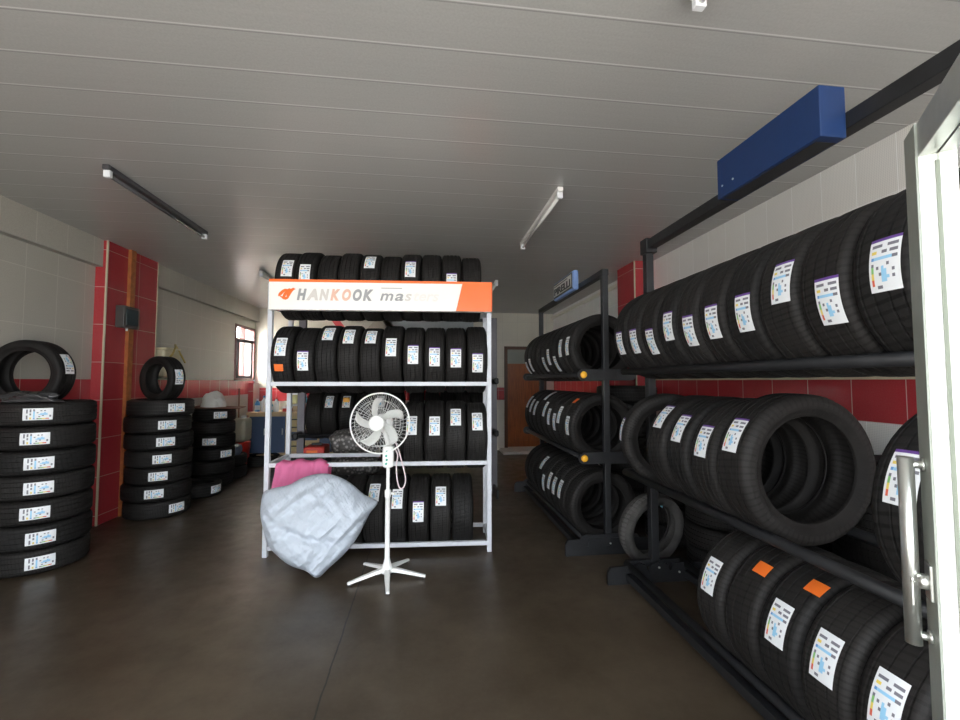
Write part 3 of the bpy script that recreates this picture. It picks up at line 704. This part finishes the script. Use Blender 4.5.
# ---------------------------------------------------------------- ceiling lamps (switched off)
def lamp(x, y0, y1, label, rz=0, hm=(.75, .75, .72)):
    t = thing('ceiling_lamp', label, 'lamp', (x, y0, ZC), (0, 0, rz), group='ceiling tube lamps'); L = y1-y0
    bx('housing', painted('lamp_housing', hm, .35), t, -.022, .022, 0, L, -.035, -.0005, bev=.003)
    for y in (.01, L-.04): bx('lamp_holder', PW, t, -.022, .022, y, y+.03, -.085, -.035, bev=.004)
    bm = bmesh.new(); tube(bm, [(0, .04, -.063), (0, L-.04, -.063)], .014, 14); obj('tube', bm, nmat('unlit_tube_glass', tuple(c*1.1 for c in hm), .15), t)
lamp(-2.215, 3.2, 4.56, 'unlit ceiling tube lamp on the left, above the tyre stacks', 0, (.07, .07, .075))  # dark housing and tube: shade on this lamp painted into its colours
lamp(1.015, 3.15, 4.5, 'unlit ceiling tube lamp right of the white rack')
lamp(-2.25, 6.1, 7.4, 'unlit tube lamp at back left, behind the sign board end')
lamp(1.02, 6.25, 7.6, 'unlit tube lamp at back right, behind the sign board end')
lamp(1.02, .15, 1.48, 'unlit ceiling tube lamp at the top edge of the photo')

# ---------------------------------------------------------------- pedestal fan
fan = thing('pedestal_fan', 'white pedestal fan on a star base before the white rack', 'fan', (-.295, 3.44, 0))
for k in range(5):
    a = R(-90 + 72*k + 6)
    bm = bmesh.new(); c_, s_ = math.cos(a), math.sin(a)
    pts = [(.02, .060), (.10, .052), (.30, .018)]; wv = [.024, .022, .013]; hs = [.022, .018, .012]
    rings = []
    for (rr, z), w_, h_ in zip(pts, wv, hs):
        rings.append([bm.verts.new((rr*c_ - q*w_*s_, rr*s_ + q*w_*c_, z + e*h_)) for q, e in ((-1, -.6), (1, -.6), (.7, .6), (-.7, .6))])
    for A, B in zip(rings, rings[1:]):
        for i in range(4): bm.faces.new((A[i], A[(i+1)%4], B[(i+1)%4], B[i]))
    bm.faces.new(rings[0]); bm.faces.new(rings[-1][::-1])
    obj('leg', bm, FANW, fan)
    bm = bmesh.new(); lathe(bm, [(.013, 0), (.013, .012)], 12, c=(.285*c_, .285*s_, 0)); obj('foot_pad', bm, nmat('foot_rubber', (.05, .05, .05), .6), fan)
bm = bmesh.new(); lathe(bm, [(.045, .035), (.045, .075), (.03, .10), (.02, .14), (.019, .60), (.024, .605), (.025, .655), (.016, .66), (.0135, .67), (.0135, .92)], 24); obj('pole', bm, FANW, fan)
bm = bmesh.new(); lathe(bm, [(.024, .615), (.024, .645)], 16, c=(0, 0, 0)); tube(bm, [(.02, 0, .63), (.05, 0, .63)], .01); obj('height_knob', bm, FANW, fan)
bm = bmesh.new(); box(bm, -.043, .043, -.035, .04, .83, 1.0, bev=.022); cb = obj('control_box', bm, FANW, fan)
bm = bmesh.new()
for k in range(4): lathe(bm, [(.009, 0), (.009, -.01), (.006, -.012)], 10, 'y', c=(-.012 + .004*(k % 2), -.036, .865+.03*k))
obj('buttons', bm, nmat('green_button', (.08, .4, .3), .4), cb)
bm = bmesh.new(); tube(bm, [(0, 0.02, 1.0), (-.02, .03, 1.08), (-.05, .05, 1.14)], .022, 12); obj('neck', bm, FANW, fan)
head = link('fan_head', None, fan, (-.064, -.03, 1.176), (R(-4), 0, R(-9))); head.scale = (.95, .95, .95)
bm = bmesh.new(); lathe(bm, [(.04, .20), (.065, .19), (.075, .15), (.075, .07), (.06, .045), (.03, .04)], 24, 'y'); obj('motor', bm, FANW, head)
bm = bmesh.new(); lathe(bm, [(.0005, -.075), (.025, -.073), (.045, -.06), (.05, -.045), (.05, .03)], 28, 'y'); obj('hub', bm, FANB, head)
GR = .243
for side, dep in (('front', -.105), ('rear', .055)):
    bm = bmesh.new()
    N = 44
    for k in range(N):
        a = 2*PI*k/N; tw_ = .35 if side == 'front' else 0
        pts = []
        for j in range(6):
            q = j/5; rr = .055 + (GR-.055)*q; aa = a + tw_*q
            yy = dep*(1 - q**3*.95)
            pts.append((rr*math.cos(aa), yy, rr*math.sin(aa)))
        tube(bm, pts, .0010, 4, caps=False)
    for rr, q in ((.055, 0), (.12, .35), (.185, .69)):
        yy = dep*(1 - q**3*.95)
        tube(bm, [(rr*math.cos(2*PI*k/40), yy, rr*math.sin(2*PI*k/40)) for k in range(41)], .0013, 5, caps=False)
    obj('guard', bm, FANW, head)
bm = bmesh.new(); tube(bm, [(GR*math.cos(2*PI*k/64), 0, GR*math.sin(2*PI*k/64)) for k in range(65)], .0062, 10, caps=False); obj('guard_rim', bm, FANW, head)
bm = bmesh.new(); lathe(bm, [(.0005, -.120), (.050, -.118), (.063, -.108), (.063, -.10)], 28, 'y'); obj('guard_badge', bm, FANW, head)
for k in range(5):
    a0 = R(122 - 72*k); bm = bmesh.new(); rows_ = []
    for j in range(9):
        q = j/8; rr = .04 + .165*q
        mid = a0 - .55*q**1.3
        half = min(.34, (.024 + .020*q**.8)/rr) * (1 if q < .95 else .85)
        line = []
        for i in range(6):
            e = i/5*2-1; aa = mid + e*half
            line.append(bm.verts.new((rr*math.cos(aa), e*.022 - .01*e*e - .012, rr*math.sin(aa))))
        rows_.append(line)
    for A, B in zip(rows_, rows_[1:]):
        for i in range(5): f = bm.faces.new((A[i], A[i+1], B[i+1], B[i])); f.smooth = True
    bmesh.ops.solidify(bm, geom=bm.faces[:], thickness=.0025)
    obj('blade', bm, FANB, head)
bm = bmesh.new()
loop = [(.03, .06, 1.06), (.075, .03, .96), (.11, .0, .85), (.135, -.01, .74), (.12, 0, .675), (.09, .0, .67), (.068, .01, .74), (.062, .02, .84), (.07, .03, .92), (.04, .03, .98)]
sm = []
for i in range(len(loop)-1):
    p0 = Vector(loop[max(i-1, 0)]); p1 = Vector(loop[i]); p2 = Vector(loop[i+1]); p3 = Vector(loop[min(i+2, len(loop)-1)])
    for k in range(6):
        u = k/6; sm.append(.5*((2*p1)+(-p0+p2)*u+(2*p0-5*p1+4*p2-p3)*u*u+(-p0+3*p1-3*p2+p3)*u**3))
tube(bm, sm, .0055, 8); cd = obj('cord', bm, nmat('pale_pink_cord', (.72, .60, .62), .4), fan)

# ---------------------------------------------------------------- white sack and pink cloth
def catmull(pts, n=5):
    o = []; N = len(pts)
    for i in range(N):
        p0, p1, p2, p3 = [Vector(pts[(i+k) % N]) for k in (-1, 0, 1, 2)]
        for k in range(n):
            u = k/n; o.append(.5*((2*p1)+(-p0+p2)*u+(2*p0-5*p1+4*p2-p3)*u*u+(-p0+3*p1-3*p2+p3)*u**3))
    return o
# outline in metres on a plane about 3.55 m deep: (x, z)
from math import tan
ol_px = [(65,245),(58,330),(72,400),(108,500),(200,592),(290,635),(345,672),(400,630),(480,560),(540,480),(590,380),(630,320),(560,275),(480,205),(400,165),(330,155),(250,172),(185,205),(95,222)]
outl = []
for X, Y in ol_px:         # bag silhouette measured on the photo, converted to metres on the bag's own plane
    px, py = 250 + X/5.14, 450 + Y/5.14
    k = 3.55/430
    outl.append(((px-317)*k*.95, (580.7-py)*k*.90))
ol = catmull([(a, b, 0) for a, b in outl], 9)
bm = bmesh.new(); NR = 44; cx_, cz_ = -.0, .36
def bagpt(p, q, side):
    x = cx_ + (p.x-cx_)*q; z = cz_ + (p.y-cz_)*q
    th = .17*max(0, 1-q**2.6)**.62
    n1 = noise.noise(Vector((x*2.2, z*2.2+side, 1.3)))*.05
    # long folds running towards the right-hand and lower tips
    f1 = x*.75 - z*1.0; f2 = x*.95 + z*.9
    fold = (1-abs(noise.noise(Vector((f1*9, f2*1.6, side*3.)))) * 2.2) * .022 + (1-abs(noise.noise(Vector((f1*3, f2*10, 5+side))))*2.2) * .011 + (1-abs(noise.noise(Vector((f1*22, f2*6, 9.)))) * 2) * .006
    fold -= .035*math.exp(-((z - (.30 - .28*x + .45*x*x))/.035)**2) * (1 if side < 0 else 0)
    e = min(1, (1-q)*5)
    y = side*(th + (n1+fold)*e)
    lean = .20*z                       # leans back onto the rack
    return (x, y + lean, z + .012)
C0 = bm.verts.new(bagpt(ol[0], 0, -1)); C1 = bm.verts.new(bagpt(ol[0], 0, 1))
F_, B_ = [], []
for j in range(1, NR+1):
    q = (j/NR)
    F_.append([bm.verts.new(bagpt(p, q, -1)) for p in ol])
    B_.append([bm.verts.new(bagpt(p, q, 1)) for p in ol] if j < NR else F_[-1])
n = len(ol)
for S, c0 in ((F_, C0), (B_, C1)):
    for i in range(n): bm.faces.new((c0, S[0][i], S[0][(i+1)%n]))
    for A, B in zip(S, S[1:]):
        for i in range(n): bm.faces.new((A[i], B[i], B[(i+1)%n], A[(i+1)%n]))
BAG = nmat('white_plastic_sack', (.50, .55, .62), .34); q = NT(BAG); bp_ = q.pos(); bx_, by_, bz_ = q.xyz(bp_)
f_a = q.math('ADD', bx_, q.math('MULTIPLY', bz_, .9)); f_b = q.math('SUBTRACT', bx_, bz_)
w1 = q.noise(1, 6, q.comb(q.math('MULTIPLY', f_a, 6), q.math('MULTIPLY', f_b, 26)), .6); w2 = q.noise(1, 5, q.comb(q.math('MULTIPLY', f_a, 30), q.math('MULTIPLY', f_b, 8), 3.), .6)
q.bump(q.math('ADD', w1, w2), .55, .03)
BAG.node_tree.nodes['Principled BSDF'].inputs['Subsurface Weight'].default_value = 0
sack = obj('plastic_sack', bm, BAG, None, (-.815, 3.47, 0), (0, 0, R(6)), smooth=True)
tag(sack, 'large bulging white plastic sack leaning on the white rack', 'sack')
# pink cloth hung over the lower shelf bar
bm = bmesh.new(); NU, NV = 44, 26; u0, u1 = .085, .52; g = []
for j in range(NV+1):
    s = j/NV; line = []
    for i in range(NU+1):
        u = i/NU
        fold = .018*math.sin(u*17 + 1.2*math.sin(s*3)) + .012*noise.noise(Vector((u*8, s*5, 0)))
        sp = 1 + .22*max(0, s-.35)
        uu = (u0+u1)/2 + (u-.5)*(u1-u0)*sp + .01*math.sin(s*5)
        t_ = s*.62
        arc = .11
        if t_ < .12: v, z = .05 + .0*t_, LV[1] - .12 + t_
        elif t_ < .12+arc: 
            a = (t_-.12)/arc*PI; v, z = .0 + .05*math.cos(a), LV[1] + .035*math.sin(a)
        else: v, z = -.05 - .10*(t_-.12-arc), LV[1] - (t_-.12-arc)
        edge = .03*math.exp(-(min(u, 1-u)/.07)**2)
        z -= edge*(1 if t_ > .1 else 0)
        line.append(bm.verts.new(Vector(rk(uu, v - (abs(fold)+.004 if v < 0 else -abs(fold)-.0), z + .008 + .5*fold))))
    g.append(line)
for A, B in zip(g, g[1:]):
    for i in range(NU): bm.faces.new((A[i], A[i+1], B[i+1], B[i]))
bmesh.ops.solidify(bm, geom=bm.faces[:], thickness=.004)
PINK = nmat('pink_cloth', (.95, .27, .52), .85); q = NT(PINK); q.bump(q.noise(9, 4, q.pos()), .4, .02)
cl = obj('pink_cloth', bm, PINK, smooth=True); tag(cl, 'pink cloth hung over the rack bar behind the white sack', 'cloth')

# ---------------------------------------------------------------- glass door leaf at the right edge
ua = R(40)                         # the leaf runs along this bearing from +Y; its free end is the stile
ux, uy = math.sin(ua), math.cos(ua)
SX, SY = 1.088, .775                 # inner face centre of the free stile
door2 = thing('glass_door', 'open glass door leaf in aluminium frame with steel pull handle at right edge', 'door', (SX, SY, 0), (0, 0, -ua))
# local frame: +Y along the leaf away from the camera, X across its thickness (to the right)
T = .031; TOPZ = 2.065
bm = bmesh.new()
box(bm, -T, T, 0, .075, .01, TOPZ, bev=.002)
st_ = obj('stile', bm, ALUW, door2)
bm = bmesh.new(); box(bm, -.005, .004, -.0025, .0, .09, TOPZ-.09); obj('glazing_gasket', bm, nmat('gasket_grey', (.22, .24, .19), .6), st_)
bx('stile', ALUW, door2, -T, T, -.95, -.875, .01, TOPZ, bev=.002)
bx('top_rail', ALU, door2, -T, T, -.875, 0, TOPZ-.075, TOPZ, bev=.002)
bx('bottom_rail', ALU, door2, -T, T, -.875, 0, .01, .10, bev=.002)
bx('side_shade', painted('shaded_profile', (.30, .32, .28), .4), door2, -T-.004, -T, .0, .077, .01, TOPZ)  # thin dark strip paints shade onto the left side of the stile
bx('glass_pane', GLASS, door2, -.003, .003, -.875, 0, .10, TOPZ-.075)
HX = -T-.034
bm = bmesh.new()
tube(bm, [(HX, .045, .925), (HX, .045, 1.33)], .0145, 20)
for z in (.945, 1.315): tube(bm, [(HX, .045, z), (-T, .045, z)], .0085, 14)
for z in (.945, 1.315): lathe(bm, [(.014, -T-.010), (.014, -T-.004)], 16, 'x', c=(0, .045, z))
obj('pull_handle', bm, CHROME, door2)
bm = bmesh.new(); lathe(bm, [(.012, -.058), (.016, -.052), (.016, -T-.004)], 18, 'x', c=(0, .035, 1.065)); box(bm, -T-.010, -T-.004, .015, .055, 1.03, 1.105, bev=.002); lk = obj('lock', bm, CHROME, door2)
bm = bmesh.new(); tube(bm, [(-.058, .035, 1.062), (-.066, .034, 1.062)], .004, 8); box(bm, -.068, -.064, .028, .042, 1.012, 1.068, bev=.001); lathe(bm, [(.008, -.0685), (.008, -.0635)], 14, 'x', c=(0, .035, 1.066)); obj('key', bm, CHROME, lk)
